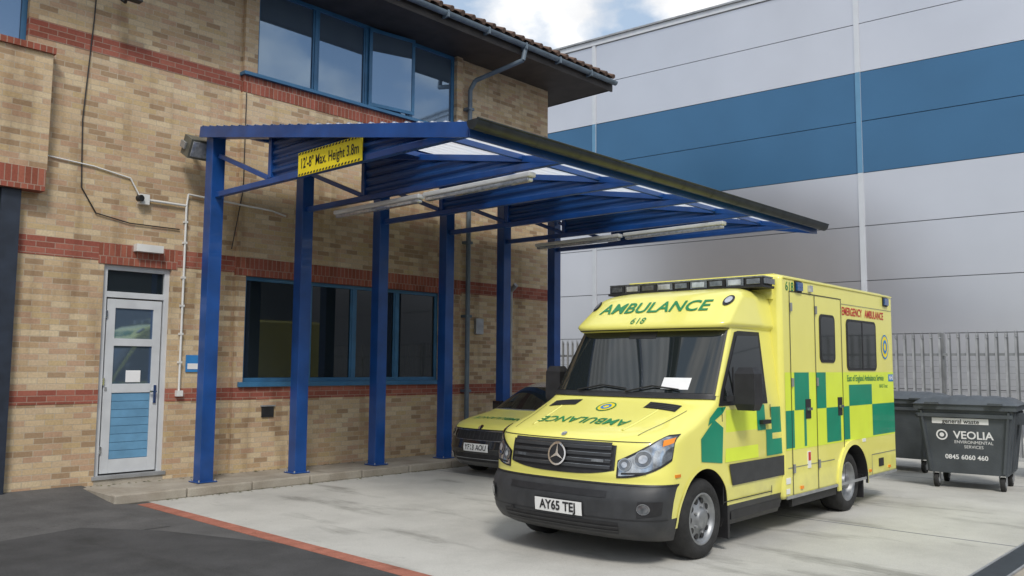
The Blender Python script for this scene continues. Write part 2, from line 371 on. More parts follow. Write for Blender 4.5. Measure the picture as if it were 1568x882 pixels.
def gf(u,v):
    t=math.pi*(v); return (-4+18.42*u,10.50-.065*math.cos(t),7.76-.075*math.sin(t))
gt.grid(gf,1,10,greyg); gt.add([gf(1,i/10) for i in range(11)],[list(range(11))],greyg)
gt.path([(11.55,10.5,7.70),(11.5,10.52,7.45),(11.16,11.45,7.18),(11.12,11.55,7.0),(11.12,11.55,.13)],.045,greyg,12)
for z in (6.6,5.2,4.0,2.6,1.2): gt.box(11.05,11.19,11.5,11.66,z,z+.05,greyg)
for i in range(18): gt.box(-3.5+i,-3.46+i,10.43,10.58,7.66,7.78,greyg)
gt.obj('gutter_and_downpipe',B)
f=MB()
f.path([(5.0,11.62,3.95),(5.58,11.62,3.95),(5.58,11.62,1.3)],.017,white_p)
f.path([(5.58,11.62,3.95),(5.6,11.62,4.12),(6.9,11.54,4.05),(7.15,11.54,4.0)],.014,white_p)
f.box(4.9,5.03,11.58,11.66,3.88,4.02,white_p); f.tube((4.88,11.6,3.95),(4.9,11.53,3.95),.045,blackp)
f.box(5.54,5.63,11.59,11.66,1.24,1.32,white_p)
for z in (1.7,2.1,2.5,2.9,3.4,3.7): f.box(5.555,5.605,11.6,11.66,z,z+.03,white_p)
f.box(4.87,5.24,11.54,11.655,3.22,3.32,white_p)
f.box(5.68,5.88,11.64,11.658,1.58,1.82,signblue); f.box(5.70,5.86,11.635,11.641,1.62,1.70,paper)
f.box(6.86,7.06,11.56,11.6,.9,1.06,blackp); f.box(6.84,7.08,11.55,11.577,1.06,1.08,steel)
f.path([(4.25,11.64,7.6),(4.2,11.64,6.3),(4.12,11.64,4.9),(4.15,11.64,4.0),(4.35,11.64,3.68),(4.8,11.64,3.6),(5.5,11.64,3.6)],.008,blackp,6)
f.path([(3.5,11.64,4.35),(4.3,11.64,4.30),(4.78,11.64,4.22),(4.93,11.62,3.95)],.01,white_p,6)
f.path([(4.15,11.64,6.85),(4.5,11.4,6.55),(4.45,11.25,6.6)],.02,blackp,6); f.box(4.3,4.65,11.2,11.32,6.55,6.6,blackp)
f.path([(6.42,11.56,5.8),(6.42,11.56,4.3),(6.3,11.62,3.4)],.007,blackp,6)
f.path([(12.32,11.55,.12),(12.32,11.55,3.2)],.03,steel,8); f.tube((12.32,11.55,3.2),(12.32,11.42,3.3),.05,steel)
f.box(11.4,11.6,11.6,11.655,2.3,2.6,steel)
f.obj('conduits_and_fittings',B)
fl=empty('floodlight',(5.60,11.5,4.83)); q=MB()
T=Matrix.Rotation(R(28),4,'X')
q.box(-.2,.2,-.3,-.06,-.14,.14,P('flood_housing',(.12,.12,.10),.5,noise=(6,.3)),T); q.box(-.17,.17,-.312,-.3,-.11,.11,lens_c,T)
q.box(-.03,.03,-.1,.16,-.03,.03,steel); q.box(-.23,-.2,-.2,-.05,-.05,.05,steel,T); q.box(.2,.23,-.2,-.05,-.05,.05,steel,T)
q.obj('housing',fl,bevel=.015)

# ------------------------------------------------------------------ canopy
C=empty('canopy')
XC=[5.66+1.46*i for i in range(6)]
def zr(y): return 3.99+(y-5.6)*(1.0/5.5)
k=MB()
for i,X in enumerate(XC):
    k.box(X-.095,X+.095,10.88,11.07,.112,zr(10.95)-.06,blue_st)
    k.box(X-.14,X+.14,10.84,11.11,.112,.127,blue_st)
    for sx in (-.115,.115):
        for sy in (10.86,11.09): k.tube((X+sx,sy,.127),(X+sx,sy,.15),.012,steel,6)
    k.bar((X,10.88,4.02),(X,5.72,3.97),.075,.075,blue_st)
    k.bar((X,10.88,zr(10.88)-.10),(X,5.7,zr(5.7)-.07),.08,.08,blue_st)
    k.bar((X,9.5,4.05),(X,9.5,zr(9.5)-.12),.07,.07,blue_st)
    k.bar((X,10.84,zr(10.84)-.38),(X,9.55,4.06),.06,.06,blue_st)
k.obj('steel_frames',C,bevel=.006)
k=MB()
for i,X in enumerate(XC):
    n=20; vs=[];fs=[]
    for j in range(n+1):
        z=4.0+j*(zr(9.5)-.1-4.0)/n; yo=max(5.75,min(9.5,5.6+(z+.09-3.99)*5.5)); dx=.014*(1 if (j//2)%2 else -1)
        vs+=[(X+dx,9.5,z),(X+dx,yo,z)]
    for j in range(n): fs.append((2*j,2*j+1,2*j+3,2*j+2))
    k.add(vs,fs,blue_sheet)
k.obj('web_panels',C)
k=MB(); n=27*8
vs=[];fs=[];mm=[]
for j in range(n+1):
    yy=5.62+j*5.5/n; z=zr(yy)+.022*math.sin(2*math.pi*yy/.2)
    vs+=[(5.5,yy,z),(13.28,yy,z)]
for j in range(n):
    yy=5.62+(j+.5)*5.5/n; fs.append((2*j,2*j+1,2*j+3,2*j+2)); mm.append(trans if yy<8.3 else blue_sheet)
k.add(vs,fs,mm,True)
e=[];ff=[]
for j in range(n+1):
    yy=5.62+j*5.5/n; z=zr(yy)+.022*math.sin(2*math.pi*yy/.2); e+=[(5.495,yy,z-.005),(5.495,yy,z+.003)]
for j in range(n): ff.append((2*j,2*j+1,2*j+3,2*j+2))
k.add(e,ff,edgew); k.obj('corrugated_roof',C)
k=MB()
for yy in (6.5,8.3,9.4,10.5): k.box(5.52,13.26,yy-.025,yy+.025,zr(yy)-.09,zr(yy)-.03,blue_st)
k.box(5.48,13.3,5.69,5.72,3.86,4.0,blue_st)
k.bar((5.49,11.1,zr(11.1)-.075),(5.49,5.7,zr(5.7)-.075),.03,.15,blue_st)
k.bar((13.29,11.1,zr(11.1)-.075),(13.29,5.7,zr(5.7)-.075),.03,.15,blue_st)
k.obj('purlins_and_fascia',C)
k=MB()
def gg(u,v):
    t=math.pi*v; return (5.42+7.94*u,5.60-.075*math.cos(t),4.0-.095*math.sin(t))
k.grid(gg,1,14,gutterblk)
for e in (0,1): k.add([gg(e,i/14) for i in range(15)],[list(range(15))],gutterblk)
k.tube((5.42,5.525,4.0),(13.36,5.525,4.0),.011,gutterblk,8)
for i in range(12):
    xa=5.6+i*.69
    k.grid(lambda u,v:(xa+.03*u,5.60-.079*math.cos(math.pi*v),4.0-.099*math.sin(math.pi*v)),1,10,gutterblk)
k.obj('gutter',C)
k=MB()
for X,z in ((XC[1],3.90),(XC[4],3.90)):
    for a,c in ((6.35,8.2),(8.28,10.15)):
        k.box(X-.06,X+.06,a,c,z-.05,z+.01,white_p); k.box(X-.045,X+.045,a+.03,c-.03,z-.10,z-.05,lens_c)
k.obj('strip_lights',C,bevel=.015)
s=MB(); X=5.60
s.box(X-.012,X,7.52,8.78,3.95,4.24,sign_y)
def hz(u,v,o=.004): return (X-.012-o,8.15-u,4.095+v)
for e in (-.128,.128):
    n=20
    for i in range(n):
        u0=-.62+i*1.24/n
        s.add([hz(u0,e-.012),hz(u0+.031,e-.012),hz(min(.625,u0+.050),e+.012),hz(u0+.019,e+.012)],[(0,1,2,3)],blackp)
s.text('12\'-8" Max. Height 3.8m',.175,lambda u,v:hz(u,v),blackp,.002,.68)
s.obj('height_sign_board',C)

# ------------------------------------------------------------------ vehicles
def lerp(tab,z):
    if z<=tab[0][0]: return tab[0][1]
    for (a,p),(c,q) in zip(tab,tab[1:]):
        if z<=c: return p+(q-p)*(z-a)/(c-a)
    return tab[-1][1]
class Body:
    def __init__(s,xf,xr,hw,bf,br,n=2.6,sm=.012): s.t=dict(xf=xf,xr=xr,hw=hw,bf=bf,br=br); s.n=n; s.sm=sm
    def g(s,k,z): t=s.t[k]; return (lerp(t,z-s.sm)+2*lerp(t,z)+lerp(t,z+s.sm))/4
    def S(s,f,z,rear=False):
        th=f*math.pi/2; e=2/s.n; sn=abs(math.sin(th))**e; cs=max(0,math.cos(th))**e
        y=s.g('hw',z)*math.copysign(sn,f)
        x=s.g('xr',z)-s.g('br',z)*(1-cs) if rear else s.g('xf',z)+s.g('bf',z)*(1-cs)
        return Vector((x,y,z))
    def Pn(s,f,z,off):
        e=.004; du=s.S(min(.999,f+e),z)-s.S(max(-.999,f-e),z); dv=s.S(f,z+e)-s.S(f,z-e); n=du.cross(dv)
        if n.length<1e-9: n=Vector((-1,0,0))
        n.normalize()
        if n.dot(Vector((-1,math.copysign(.4,f),.3)))<0: n=-n
        return s.S(f,z)+n*off
    def fy(s,y,z):
        q=min(.999,abs(y)/s.g('hw',z)); return math.copysign(math.asin(min(1,q**(s.n/2)))*2/math.pi,y)
    def F(s,y,z,off): return s.Pn(s.fy(y,z),z,off)
    def xat(s,y,z): return s.S(s.fy(y,z),z).x
    def B(s,x,y,off,lo,hi):
        for _ in range(28):
            m=(lo+hi)/2
            if s.xat(y,m)<x: lo=m
            else: hi=m
        return s.F(y,m,off)
    def SD(s,x,z,off,sg=-1): return (x,sg*(s.g('hw',z)+off),z)
    def mesh(s,mb,z0,z1,matf,dz=.03,nf=28,extra=()):
        zs=[z0]
        while zs[-1]+dz<z1: zs.append(zs[-1]+dz)
        zs=sorted(set(zs+[z1]+list(extra)))
        loops=[]
        for z in zs:
            L=[s.S(-1+2*i/nf,z) for i in range(nf+1)]
            L+=[s.S(1-2*i/nf,z,True) for i in range(nf+1)]
            loops.append(L)
        n=len(loops[0]); vs=[p for L in loops for p in L]; fs=[];ms=[]
        for j in range(len(zs)-1):
            for i in range(n):
                q=(j*n+i,j*n+(i+1)%n,(j+1)*n+(i+1)%n,(j+1)*n+i); c=sum((vs[t] for t in q),Vector())/4
                fs.append(q); ms.append(matf(c))
        fs.append(list(range(n))[::-1]); ms.append(matf(Vector((2,0,z0))))
        fs.append([ (len(zs)-1)*n+i for i in range(n)]); ms.append(matf(Vector((2,0,z1))))
        mb.add(vs,fs,ms,True)
    def patch(s,mb,f0,f1,zl,zh,off,mat,nu=16,nv=10):
        zl_=zl if callable(zl) else (lambda t:zl); zh_=zh if callable(zh) else (lambda t:zh)
        mb.grid(lambda u,v:s.Pn(f0+(f1-f0)*u,zl_(u)+(zh_(u)-zl_(u))*v,off),nu,nv,mat)
def disc(mb,fn,r,mat,n=24,r0=0):
    if r0==0: mb.add([fn(r*math.cos(2*math.pi*i/n),r*math.sin(2*math.pi*i/n)) for i in range(n)],[list(range(n))],mat)
    else:
        vs=[fn(q*math.cos(2*math.pi*i/n),q*math.sin(2*math.pi*i/n)) for q in (r0,r) for i in range(n)]
        mb.add(vs,[(i,(i+1)%n,n+(i+1)%n,n+i) for i in range(n)],mat)
def wheel(name,par,x,y,r,w,rr,sgn,holes=8,dual=False):
    m=MB(); c=(x,y,r)
    m.lathe([(rr,-.01),(rr+.015,.0),(rr+.05,.012),(r-.05,.008),(r-.018,-.012),(r,-.04),(r,-w+.04),(r-.02,-w),(rr,-w)],c,blk,48,sgn)
    m.lathe([(rr+.004,-.006),(rr-.012,-.002),(rr-.02,-.03),(rr-.045,-.06),(rr*.70,-.045 if not dual else -.12),(rr*.42,-.02 if not dual else -.10),(rr*.38,.0 if not dual else -.02),(rr*.34,.008 if not dual else -.015),(rr*.15,.012 if not dual else -.01),(0.001,.012 if not dual else -.01)],c,rim_s,40,sgn)
    for i in range(holes):
        t=2*math.pi*i/holes; q=rr*.70
        yo=-.043 if not dual else -.118
        m.tube((x+q*math.cos(t),y+sgn*(yo-.03),r+q*math.sin(t)),(x+q*math.cos(t),y+sgn*(yo+.008),r+q*math.sin(t)),rr*.12,blackp,10)
    for i in range(6):
        t=2*math.pi*(i+.5)/6; q=rr*.50
        yo=-.03 if not dual else -.105
        m.tube((x+q*math.cos(t),y+sgn*(yo-.02),r+q*math.sin(t)),(x+q*math.cos(t),y+sgn*(yo+.025),r+q*math.sin(t)),.013,steel,6)
    m.obj(name,par)

A=empty('ambulance',(5.72,4.98,0),R(1.2))
CB=empty('cab',(.14,-.025,0),0,A)
cab=Body(xf=[(.22,.20),(.27,.07),(.36,.015),(.45,0),(.58,-.005),(.66,.02),(.69,.045),(.70,.06),(.78,.05),(1.0,.085),(1.06,.11),(1.10,.17),(1.14,.28),(1.20,.48),(1.28,.72),(1.36,.94),(1.40,1.02),(1.43,1.06),(2.1,1.52),(2.2,1.62)],
   xr=[(0,2.61)],hw=[(.22,.90),(.35,.955),(.6,.985),(1.0,.985),(1.3,.97),(1.42,.955),(2.1,.88),(2.2,.85)],
   bf=[(.22,.36),(.7,.42),(1.0,.50),(1.2,.48),(1.36,.30),(1.43,.22),(2.1,.17),(2.2,.16)],br=[(0,.05)])
m=MB()
def cm(c):
    if c.z<.70 and c.x<.62: return bump_g
    if c.z<.42: return bump_g
    return yel
cab.mesh(m,.22,2.2,cm,.025,40,extra=(.70,.42))
m.obj('cab_body',CB,cuts=[(.93,.36,.435,-1.2,1.2)],cutmat=blackp,sharp=50)
m=MB()
cab.patch(m,-.86,.86,1.425,2.085,.005,blackp,30,8)
cab.patch(m,-.81,.81,1.45,2.078,.009,vglass,30,8)
cab.patch(m,-.97,-.87,1.43,2.1,.004,yel,3,8)
cab.patch(m,-.07,.07,1.98,2.06,.012,blackp,4,2)
cab.patch(m,-.88,.88,1.395,1.43,.012,blackp,30,1)
m.obj('windscreen',CB)
m=MB()
zl=lambda t:.765+.05*abs(2*t-1)**2; zh=lambda t:1.04-.02*abs(2*t-1)**2
cab.patch(m,-.335,.335,zl,zh,.004,blackp,24,5)
for zz in (.82,.87,.925,.98,1.012):
    cab.patch(m,-.305,.305,zz,zz+.026,.02,bump_g,24,1)
    cab.patch(m,-.305,.305,zz+.026,zz+.0285,.018,satin if zz<1 else blackp,24,1)
for sg in (-1,1):
    cab.patch(m,sg*.325,sg*.335,.82,1.02,.012,bump_g,1,4)
    cab.patch(m,sg*.18,sg*.26,.875,.90,.03,lens_d,3,1)
cab.patch(m,-.60,.60,1.052,1.058,.003,blackp,30,1)
disc(m,lambda u,v:cab.F(-u,.915+v,.034),.100,chrome,32,.084)
for t in (90,210,330):
    a=R(t); m.add([cab.F(-(.014*math.cos(a+1.57)),.915+.014*math.sin(a+1.57),.036),cab.F(-.087*math.cos(a),.915+.087*math.sin(a),.036),cab.F(.014*math.cos(a+1.57),.915-.014*math.sin(a+1.57),.036)],[(0,1,2)],chrome)
disc(m,lambda u,v:cab.F(-u,.915+v,.030),.084,blackp,32)
disc(m,lambda u,v:cab.F(-u,1.088+v*.5,.01),.028,chrome,16)
for sg in (-1,1):
    # tall swept headlamp: low inner corner, high outer tip
    lo=lambda t:.755+.02*t+.13*t*t; hi=lambda t:.90+.19*min(1,t*1.35)+.03*t
    cab.patch(m,sg*.352,sg*.86,lo,hi,.006,blackp,20,6)
    cab.patch(m,sg*.368,sg*.845,lambda t:lo(t)+.018,lambda t:hi(t)-.018,.011,lamp,20,6)
    cab.patch(m,sg*.39,sg*.60,lambda t:.785+.01*t,lambda t:.80+.01*t,.016,blackp,8,1)
    disc(m,lambda u,v:cab.F(sg*.80+u*.9,.915+v,.018),.075,lens_d,24); disc(m,lambda u,v:cab.F(sg*.80+u*.9,.915+v,.021),.075,satin,24,.064); disc(m,lambda u,v:cab.F(sg*.80+u*.9,.915+v,.023),.036,lens_c,20)
    disc(m,lambda u,v:cab.F(sg*.665+u,.865+v,.018),.055,lens_d,20); disc(m,lambda u,v:cab.F(sg*.665+u,.865+v,.021),.055,satin,20,.046); disc(m,lambda u,v:cab.F(sg*.665+u,.865+v,.023),.024,lens_c,16)
    cab.patch(m,sg*.72,sg*.84,lambda t:1.02+.03*t,lambda t:1.065+.025*t,.016,orange,6,2)
    cab.patch(m,sg*.56,sg*.84,lambda t:.44+.03*t,lambda t:.575,.006,blackp,10,3)
    disc(m,lambda u,v:cab.F(sg*.84+u,.515+v,.014),.046,satin,20); disc(m,lambda u,v:cab.F(sg*.84+u,.515+v,.018),.038,lens_d,20)
    m.box(.42,.50,sg*.985-.008,sg*.985+.008,.76,.785,orange)
cab.patch(m,-.40,.40,.29,.39,.005,blackp,24,2)
for zz in (.315,.35): cab.patch(m,-.40,.40,zz,zz+.008,.012,bump_g,24,1)
cab.patch(m,-.30,.30,.59,.645,.005,blackp,20,2)
cab.patch(m,-1,1,.692,.708,.006,blackp,40,1)
cab.patch(m,-.95,.95,.415,.422,.004,blackp,40,1)
disc(m,lambda u,v:cab.F(.52+u,.40+v,.012),.02,blackp,12)
m.obj('grille_and_lamps',CB)
m=MB()
def pl(u,v,o=.014): return cab.F(-.05-u,.475+v,o)
m.grid(lambda u,v:pl(-.27+.54*u,-.064+.128*v,.010),10,2,blackp)
m.grid(lambda u,v:pl(-.26+.52*u,-.057+.114*v),10,2,plate)
m.text('AY65 TEJ',.108,lambda u,v:pl(u,v,.018),blackp,.003,.95)
m.obj('number_plate',CB)
m=MB()
m.text('AMBULANCE',.20,lambda u,v:cab.B(.47-v,u+.03,.008,1.06,1.40),grnt,.002,.86)
for o,r1,r0,mt in ((.006,.085,0,sign_y),(.007,.10,.085,grnt),(.009,.055,.03,signblue)):
    disc(m,lambda u,v:cab.B(.80+v,u,o,1.06,1.42),r1,mt,28,r0)
for sg in (-1,1):
    m.grid(lambda u,v:cab.B(.83+.13*v,sg*(.40+.34*u),.005,1.06,1.42),6,3,blackp,False)
    for i in range(4):
        m.grid(lambda u,v:cab.B(.84+i*.032+v*.012,sg*(.41+.32*u),.010,1.06,1.42),4,1,bump_g,False)
    m.grid(lambda u,v:cab.B(.28+.62*u,sg*(.70+.12*u+.006*v),.004,1.0,1.42),12,1,blackp,False)
    m.grid(lambda u,v:cab.B(.32+.5*u,sg*(.50+.05*u+.03*v),.006*math.sin(math.pi*v)+.002,1.0,1.42),8,4,yel)
m.obj('bonnet_lettering',CB)
fr=Body(xf=[(2.06,1.44),(2.09,1.40),(2.14,1.42),(2.44,1.80),(2.49,1.92),(2.52,2.1)],xr=[(0,2.61)],hw=[(2.06,.86),(2.12,.92),(2.42,.87),(2.49,.81),(2.52,.7)],bf=[(2.06,.20),(2.52,.22)],br=[(0,.05)],n=3.2)
m=MB(); fr.mesh(m,2.06,2.52,lambda c:yel,.02,36); m.obj('roof_fairing',CB,sharp=50)
m=MB(); m.text('AMBULANCE',.225,lambda u,v:fr.F(-u,2.31+v*.72,.008),grnt,.004,1.0); m.text('618',.12,lambda u,v:fr.F(-u+.06,2.165+v*.75,.008),grnt,.0)
fr.patch(m,-1,1,2.075,2.085,.003,blackp,40,1)
for sg in (-1,1):
    disc(m,lambda u,v:fr.F(sg*.80+u*.8,2.36+v,.012),.055,blackp,16); disc(m,lambda u,v:fr.F(sg*.80+u*.8,2.36+v,.018),.036,lens_c,16)
m.obj('fairing_lettering',CB)
m=MB(); m.box(2.20,2.46,-.97,.97,2.52,2.548,blackp); m.box(2.22,2.45,-.96,.96,2.628,2.645,lens_d)
for i in range(9):
    y0=-.955+i*.2135
    m.box(2.22,2.45,y0+.004,y0+.205,2.549,2.627,blackp if i%2==0 else lens_d)
    m.box(2.212,2.219,y0+.03,y0+.18,2.56,2.617,lens_d if i%2==0 else lens_c)
m.box(2.23,2.44,-.985,-.957,2.56,2.62,lens_d)
for yy in (-.7,.7): m.box(2.28,2.36,yy-.04,yy+.04,2.50,2.52,steel)
m.obj('light_bar',CB,bevel=.006)
m=MB(); m.box(2.66,6.15,-1.03,1.03,.34,2.68,yel)
m.obj('box_body',A,bevel=.05,seg=4,cuts=[(4.55,.36,.43,-1.3,1.3)],cutmat=blackp,sharp=40)
m=MB()
SY=-1.03
def sp(x,z,o=.003): return (x,SY-o,z)
def rr_(x0,x1,z0,z1,r,mat,o):
    pts=[]
    for cx,cz,a0 in ((x1-r,z1-r,0),(x0+r,z1-r,90),(x0+r,z0+r,180),(x1-r,z0+r,270)):
        for i in range(6): a=R(a0+18*i); pts.append((cx+r*math.cos(a),cz+r*math.sin(a)))
    m.prism(pts,lambda u,v,t:(u,SY-t,v),o,mat)
rr_(3.65,4.10,1.76,2.31,.07,blackp,.008); rr_(3.68,4.07,1.79,2.28,.055,vglass,.011)
rr_(4.46,5.47,1.67,2.29,.07,blackp,.008); rr_(4.49,5.44,1.70,2.26,.055,vglass,.011); m.box(4.96,4.985,SY-.015,SY,1.69,2.27,blackp)
def rect(x0,x1,z0,z1,mat,o=.003): m.add([sp(x0,z0,o),sp(x1,z0,o),sp(x1,z1,o),sp(x0,z1,o)],[(0,1,2,3)],mat)
rect(2.72,6.10,.84,1.65,yel2,.002)
for a,c in ((2.95,3.33),(3.54,3.80)): rect(a,c,1.25,1.65,grn,.004)
rect(4.50,5.27,1.25,1.50,grn,.004)
for a,c in ((2.72,2.93),(3.80,4.22),(4.30,4.50),(5.27,6.10)): rect(a,c,.86,1.25,grn,.004)
rect(3.18,3.24,.86,1.25,grn,.004)
for x in (2.86,3.52,4.30): rect(x,x+.014,.36,2.52,blackp,.0055)
for x,c in ((2.86,3.52),(3.52,4.30)): rect(x,c,2.51,2.52,blackp,.0055)
rect(4.30,6.1,2.46,2.466,seam,.0055); rect(5.2,6.1,.62,.628,seam,.0055); rect(5.2,5.208,.36,.62,seam,.0055); rect(2.75,4.0,.655,.662,seam,.0052)
for x in (2.875,3.535):
    for z in (.6,1.5,2.3): m.box(x+.0,x+.03,SY-.02,SY,z,z+.09,steel)
m.box(3.22,3.36,SY-.008,SY,1.15,1.36,blackp); m.box(3.24,3.34,SY-.035,SY-.008,1.24,1.27,satin)
m.box(4.14,4.27,SY-.008,SY,1.15,1.36,blackp); m.box(4.16,4.25,SY-.035,SY-.008,1.24,1.27,satin)
m.box(3.25,3.33,SY-.007,SY,.62,.80,plate); m.box(3.26,3.32,SY-.009,SY,.70,.79,redt)
m.box(2.70,2.80,SY-.007,SY,.5,.56,plate); m.box(4.9,5.0,SY-.007,SY,.80,.84,plate)
m.box(5.45,5.62,SY-.007,SY,.46,.56,blackp); m.box(2.70,2.78,SY-.007,SY,.40,.45,plate)
for x in (3.05,5.1,5.8): m.box(x,x+.06,SY-.015,SY,.42,.45,orange)
for x in (3.02,5.78):
    m.box(x,x+.14,SY-.035,SY,2.53,2.62,bluel); m.box(x-.015,x+.155,SY-.015,SY,2.515,2.635,blackp)
m.box(3.36,3.44,SY-.03,SY,2.54,2.61,lens_c)
m.text('EMERGENCY   AMBULANCE',.135,lambda u,v:sp(5.06+u,2.375+v,.004),redt,.003,.86)
m.text('East of England Ambulance Service',.105,lambda u,v:sp(5.08+u,1.575+v,.006),grnt,.001,.86)
m.box(5.90,6.08,SY-.007,SY,1.53,1.62,signblue); m.text('NHS',.08,lambda u,v:sp(5.99+u,1.575+v,.009),paper,.002)
m.text('NHS Trust',.07,lambda u,v:sp(5.7+u,1.47+v,.006),grnt,0)
for o,r1,r0,mt in ((.005,.14,0,sign_y),(.006,.16,.14,signblue),(.008,.09,.05,signblue)): disc(m,lambda u,v:sp(5.80+u*.85,1.98+v,o),r1,mt,28,r0)
m.text('618',.14,lambda u,v:sp(2.88+u,2.56+v,.004),grnt,.001)
def arch(u,v):
    t=R(-8+196*u); q=.43+.055*v; return (4.55+q*math.cos(t),SY-.03+.012*v,.36+q*math.sin(t))
m.grid(arch,28,1,yel); m.grid(lambda u,v:(lambda p:(p[0],SY-.03+.03*v,p[2]))(arch(u,0)),28,1,blackp)
m.grid(lambda u,v:(lambda p:(p[0],SY-.018+.02*v,p[2]))(arch(u,1)),28,1,yel)
m.box(2.75,6.05,-.92,.92,2.68,2.70,yel); m.box(2.62,2.70,-.95,.95,2.42,2.645,yel)
m.box(6.14,6.18,-.9,.9,.42,2.6,yel); m.box(6.1,6.3,-.95,.95,.36,.44,blackp)
m.box(6.152,6.20,-1.0,-.92,.75,1.3,redt); m.box(2.9,4.1,-1.0,-.96,.25,.36,blackp)
m.box(2.70,6.10,SY-.012,SY,.345,.375,steel); m.box(2.72,6.1,SY-.012,SY,2.645,2.66,yel)
m.obj('box_details',A,bevel=.003,seg=1)
m=MB()
for sg in (-1,1):
    def SP(x,z,o=.004,sg=sg): return cab.SD(x,z,o,sg)
    def pg(pts,mat,o): m.add([SP(x,z,o) for x,z in pts],[list(range(len(pts)))],mat)
    pg([(1.22,1.34),(1.30,1.48),(1.70,2.045),(1.78,2.06),(2.24,2.06),(2.24,1.34)],blackp,.006)
    pg([(1.32,1.39),(1.37,1.50),(1.74,2.01),(2.19,2.02),(2.19,1.38)],vglass,.010)
    m.box(1.52,1.535,*sorted((sg*.955,sg*.966)),1.38,1.70,blackp)
    m.add([SP(1.42,.60,.012),SP(2.60,.60,.012),SP(2.60,.80,.012),SP(1.36,.80,.012)],[(0,1,2,3)],bump_g)
    pg([(.86,.86),(1.24,.82),(1.28,1.14),(1.12,1.22),(.86,1.06)],grn,.005)
    pg([(1.00,1.17),(1.28,1.27),(1.36,1.33),(1.20,1.33),(1.04,1.24)],grn,.0055)
    pg([(1.30,.82),(1.98,.82),(1.98,1.30),(1.36,1.30)],yel2,.004)
    pg([(1.98,1.08),(2.16,1.08),(2.16,1.33),(1.98,1.33)],grn,.005); pg([(2.30,.82),(2.52,.82),(2.52,1.30),(2.30,1.30)],grn,.005)
    pg([(2.16,.82),(2.30,.82),(2.30,1.08),(2.16,1.08)],grn,.005)
    for x in (1.27,2.28): m.add([SP(x,.44,.009),SP(x+.012,.44,.009),SP(x+.012,1.33,.009),SP(x,1.33,.009)],[(0,1,2,3)],blackp)
    m.add([SP(1.27,.455,.009),SP(2.28,.455,.009),SP(2.28,.465,.009),SP(1.27,.465,.009)],[(0,1,2,3)],blackp)
    yy=sg*.985
    m.box(2.02,2.20,min(yy,yy+sg*.04),max(yy,yy+sg*.04),1.14,1.18,blackp)
    a,c=sorted((sg*1.05,sg*1.24)); mx=1.47
    m.frustum(mx,(a+c)/2,1.30,.065,.08,1.36,.085,.10,blackp); m.frustum(mx,(a+c)/2,1.36,.085,.10,1.64,.08,.098,blackp); m.frustum(mx,(a+c)/2,1.64,.08,.098,1.70,.05,.07,blackp)
    m.bar((1.42,sg*.95,1.40),(mx,sg*1.08,1.42),.09,.05,blackp); m.box(mx+.086,mx+.092,a+.01,c-.01,1.37,1.64,chrome)
    def al(u,v):
        t=R(-6+190*u); q=.435+.03*v; return (.93+q*math.cos(t),sg*(.99),.36+q*math.sin(t))
    m.grid(lambda u,v:(al(u,v)[0],sg*(cab.g('hw',max(.25,al(u,v)[2]))+.006),al(u,v)[2]),28,1,yel)
    m.box(1.36,1.40,*sorted((sg*.75,sg*.97)),.12,.42,blackp)
    m.box(1.45,2.5,*sorted((sg*.80,sg*.96)),.28,.36,blackp)
m.obj('cab_sides',CB,sharp=30)
m=MB()
for y0,y1 in ((.55,-.05),(-.05,-.62)):
    p=[cab.F(y0,1.44,.03),cab.F((y0+y1)/2,1.50,.03),cab.F(y1,1.47,.03)]; m.path(p,.008,blackp,6)
m.grid(lambda u,v:cab.F(-.42-.28*u,1.48+.11*v,.012),3,1,paper,False)
m.obj('wipers',CB)
for sg in (-1,1):
    wheel('front_wheel',CB,.93,sg*.955,.352,.23,.225,sg,10); wheel('rear_wheel',A,4.55,sg*.975,.352,.25,.225,sg,8,True)
m=MB(); m.box(.85,6.0,-.7,.7,.28,.42,blackp); m.box(4.95,4.98,-1.0,-.72,.12,.4,blackp); m.box(4.95,4.98,.72,1.0,.12,.4,blackp); m.tube((4.55,-.9,.352),(4.55,.9,.352),.08,blackp); m.tube((1.06,-.9,.352),(1.06,.9,.352),.06,blackp); m.obj('chassis',A)

# parked car
K=empty('parked_car',(9.15,9.30,0),R(0))
car=Body(xf=[(.17,.14),(.26,.04),(.45,0),(.58,.03),(.66,.06),(.74,.10),(.80,.18),(.86,.40),(.92,.72),(.96,.95),(.99,1.05),(1.33,1.62),(1.40,1.80),(1.44,2.02),(1.46,2.3)],
 xr=[(.17,3.85),(.5,3.98),(.9,3.96),(1.0,3.9),(1.36,3.65),(1.42,3.4),(1.46,3.0)],
 hw=[(.17,.74),(.3,.80),(.6,.82),(.86,.81),(1.0,.77),(1.33,.61),(1.40,.55),(1.44,.47),(1.46,.38)],bf=[(.17,.38),(.7,.46),(.92,.42),(.99,.26),(1.33,.2),(1.46,.3)],br=[(0,.3)])
m=MB(); car.mesh(m,.17,1.46,lambda c: yel if (.735<c.z<.985 and c.x<1.35) else (carsilver if c.z>.985 else (yel if .40<c.z<.72 and c.x>1.3 and c.x<3.8 else (carsilver if c.z>.735 else (carblack if c.x<.9 else carsilver)))),.02,32,extra=(.735,.985))
m.obj('car_body',K,cuts=[(.80,.31,.35,-1,1),(3.25,.31,.35,-1,1)],cutmat=blackp,sharp=50)
m=MB()
car.patch(m,-.80,.80,1.0,1.34,.006,vglass,24,6)
car.patch(m,-.34,.34,.575,.70,.006,blackp,20,4)
for i in range(14):
    f=-.31+i*.62/13; car.patch(m,f,f+.012,.59,.69,.012,bump_g,1,2)
car.patch(m,-.36,.36,.70,.715,.012,satin,20,1); car.patch(m,-.36,.36,.565,.575,.012,satin,20,1)
car.patch(m,-.38,.38,.25,.36,.005,blackp,20,3); car.patch(m,-.36,.36,.29,.30,.012,steel,20,1)
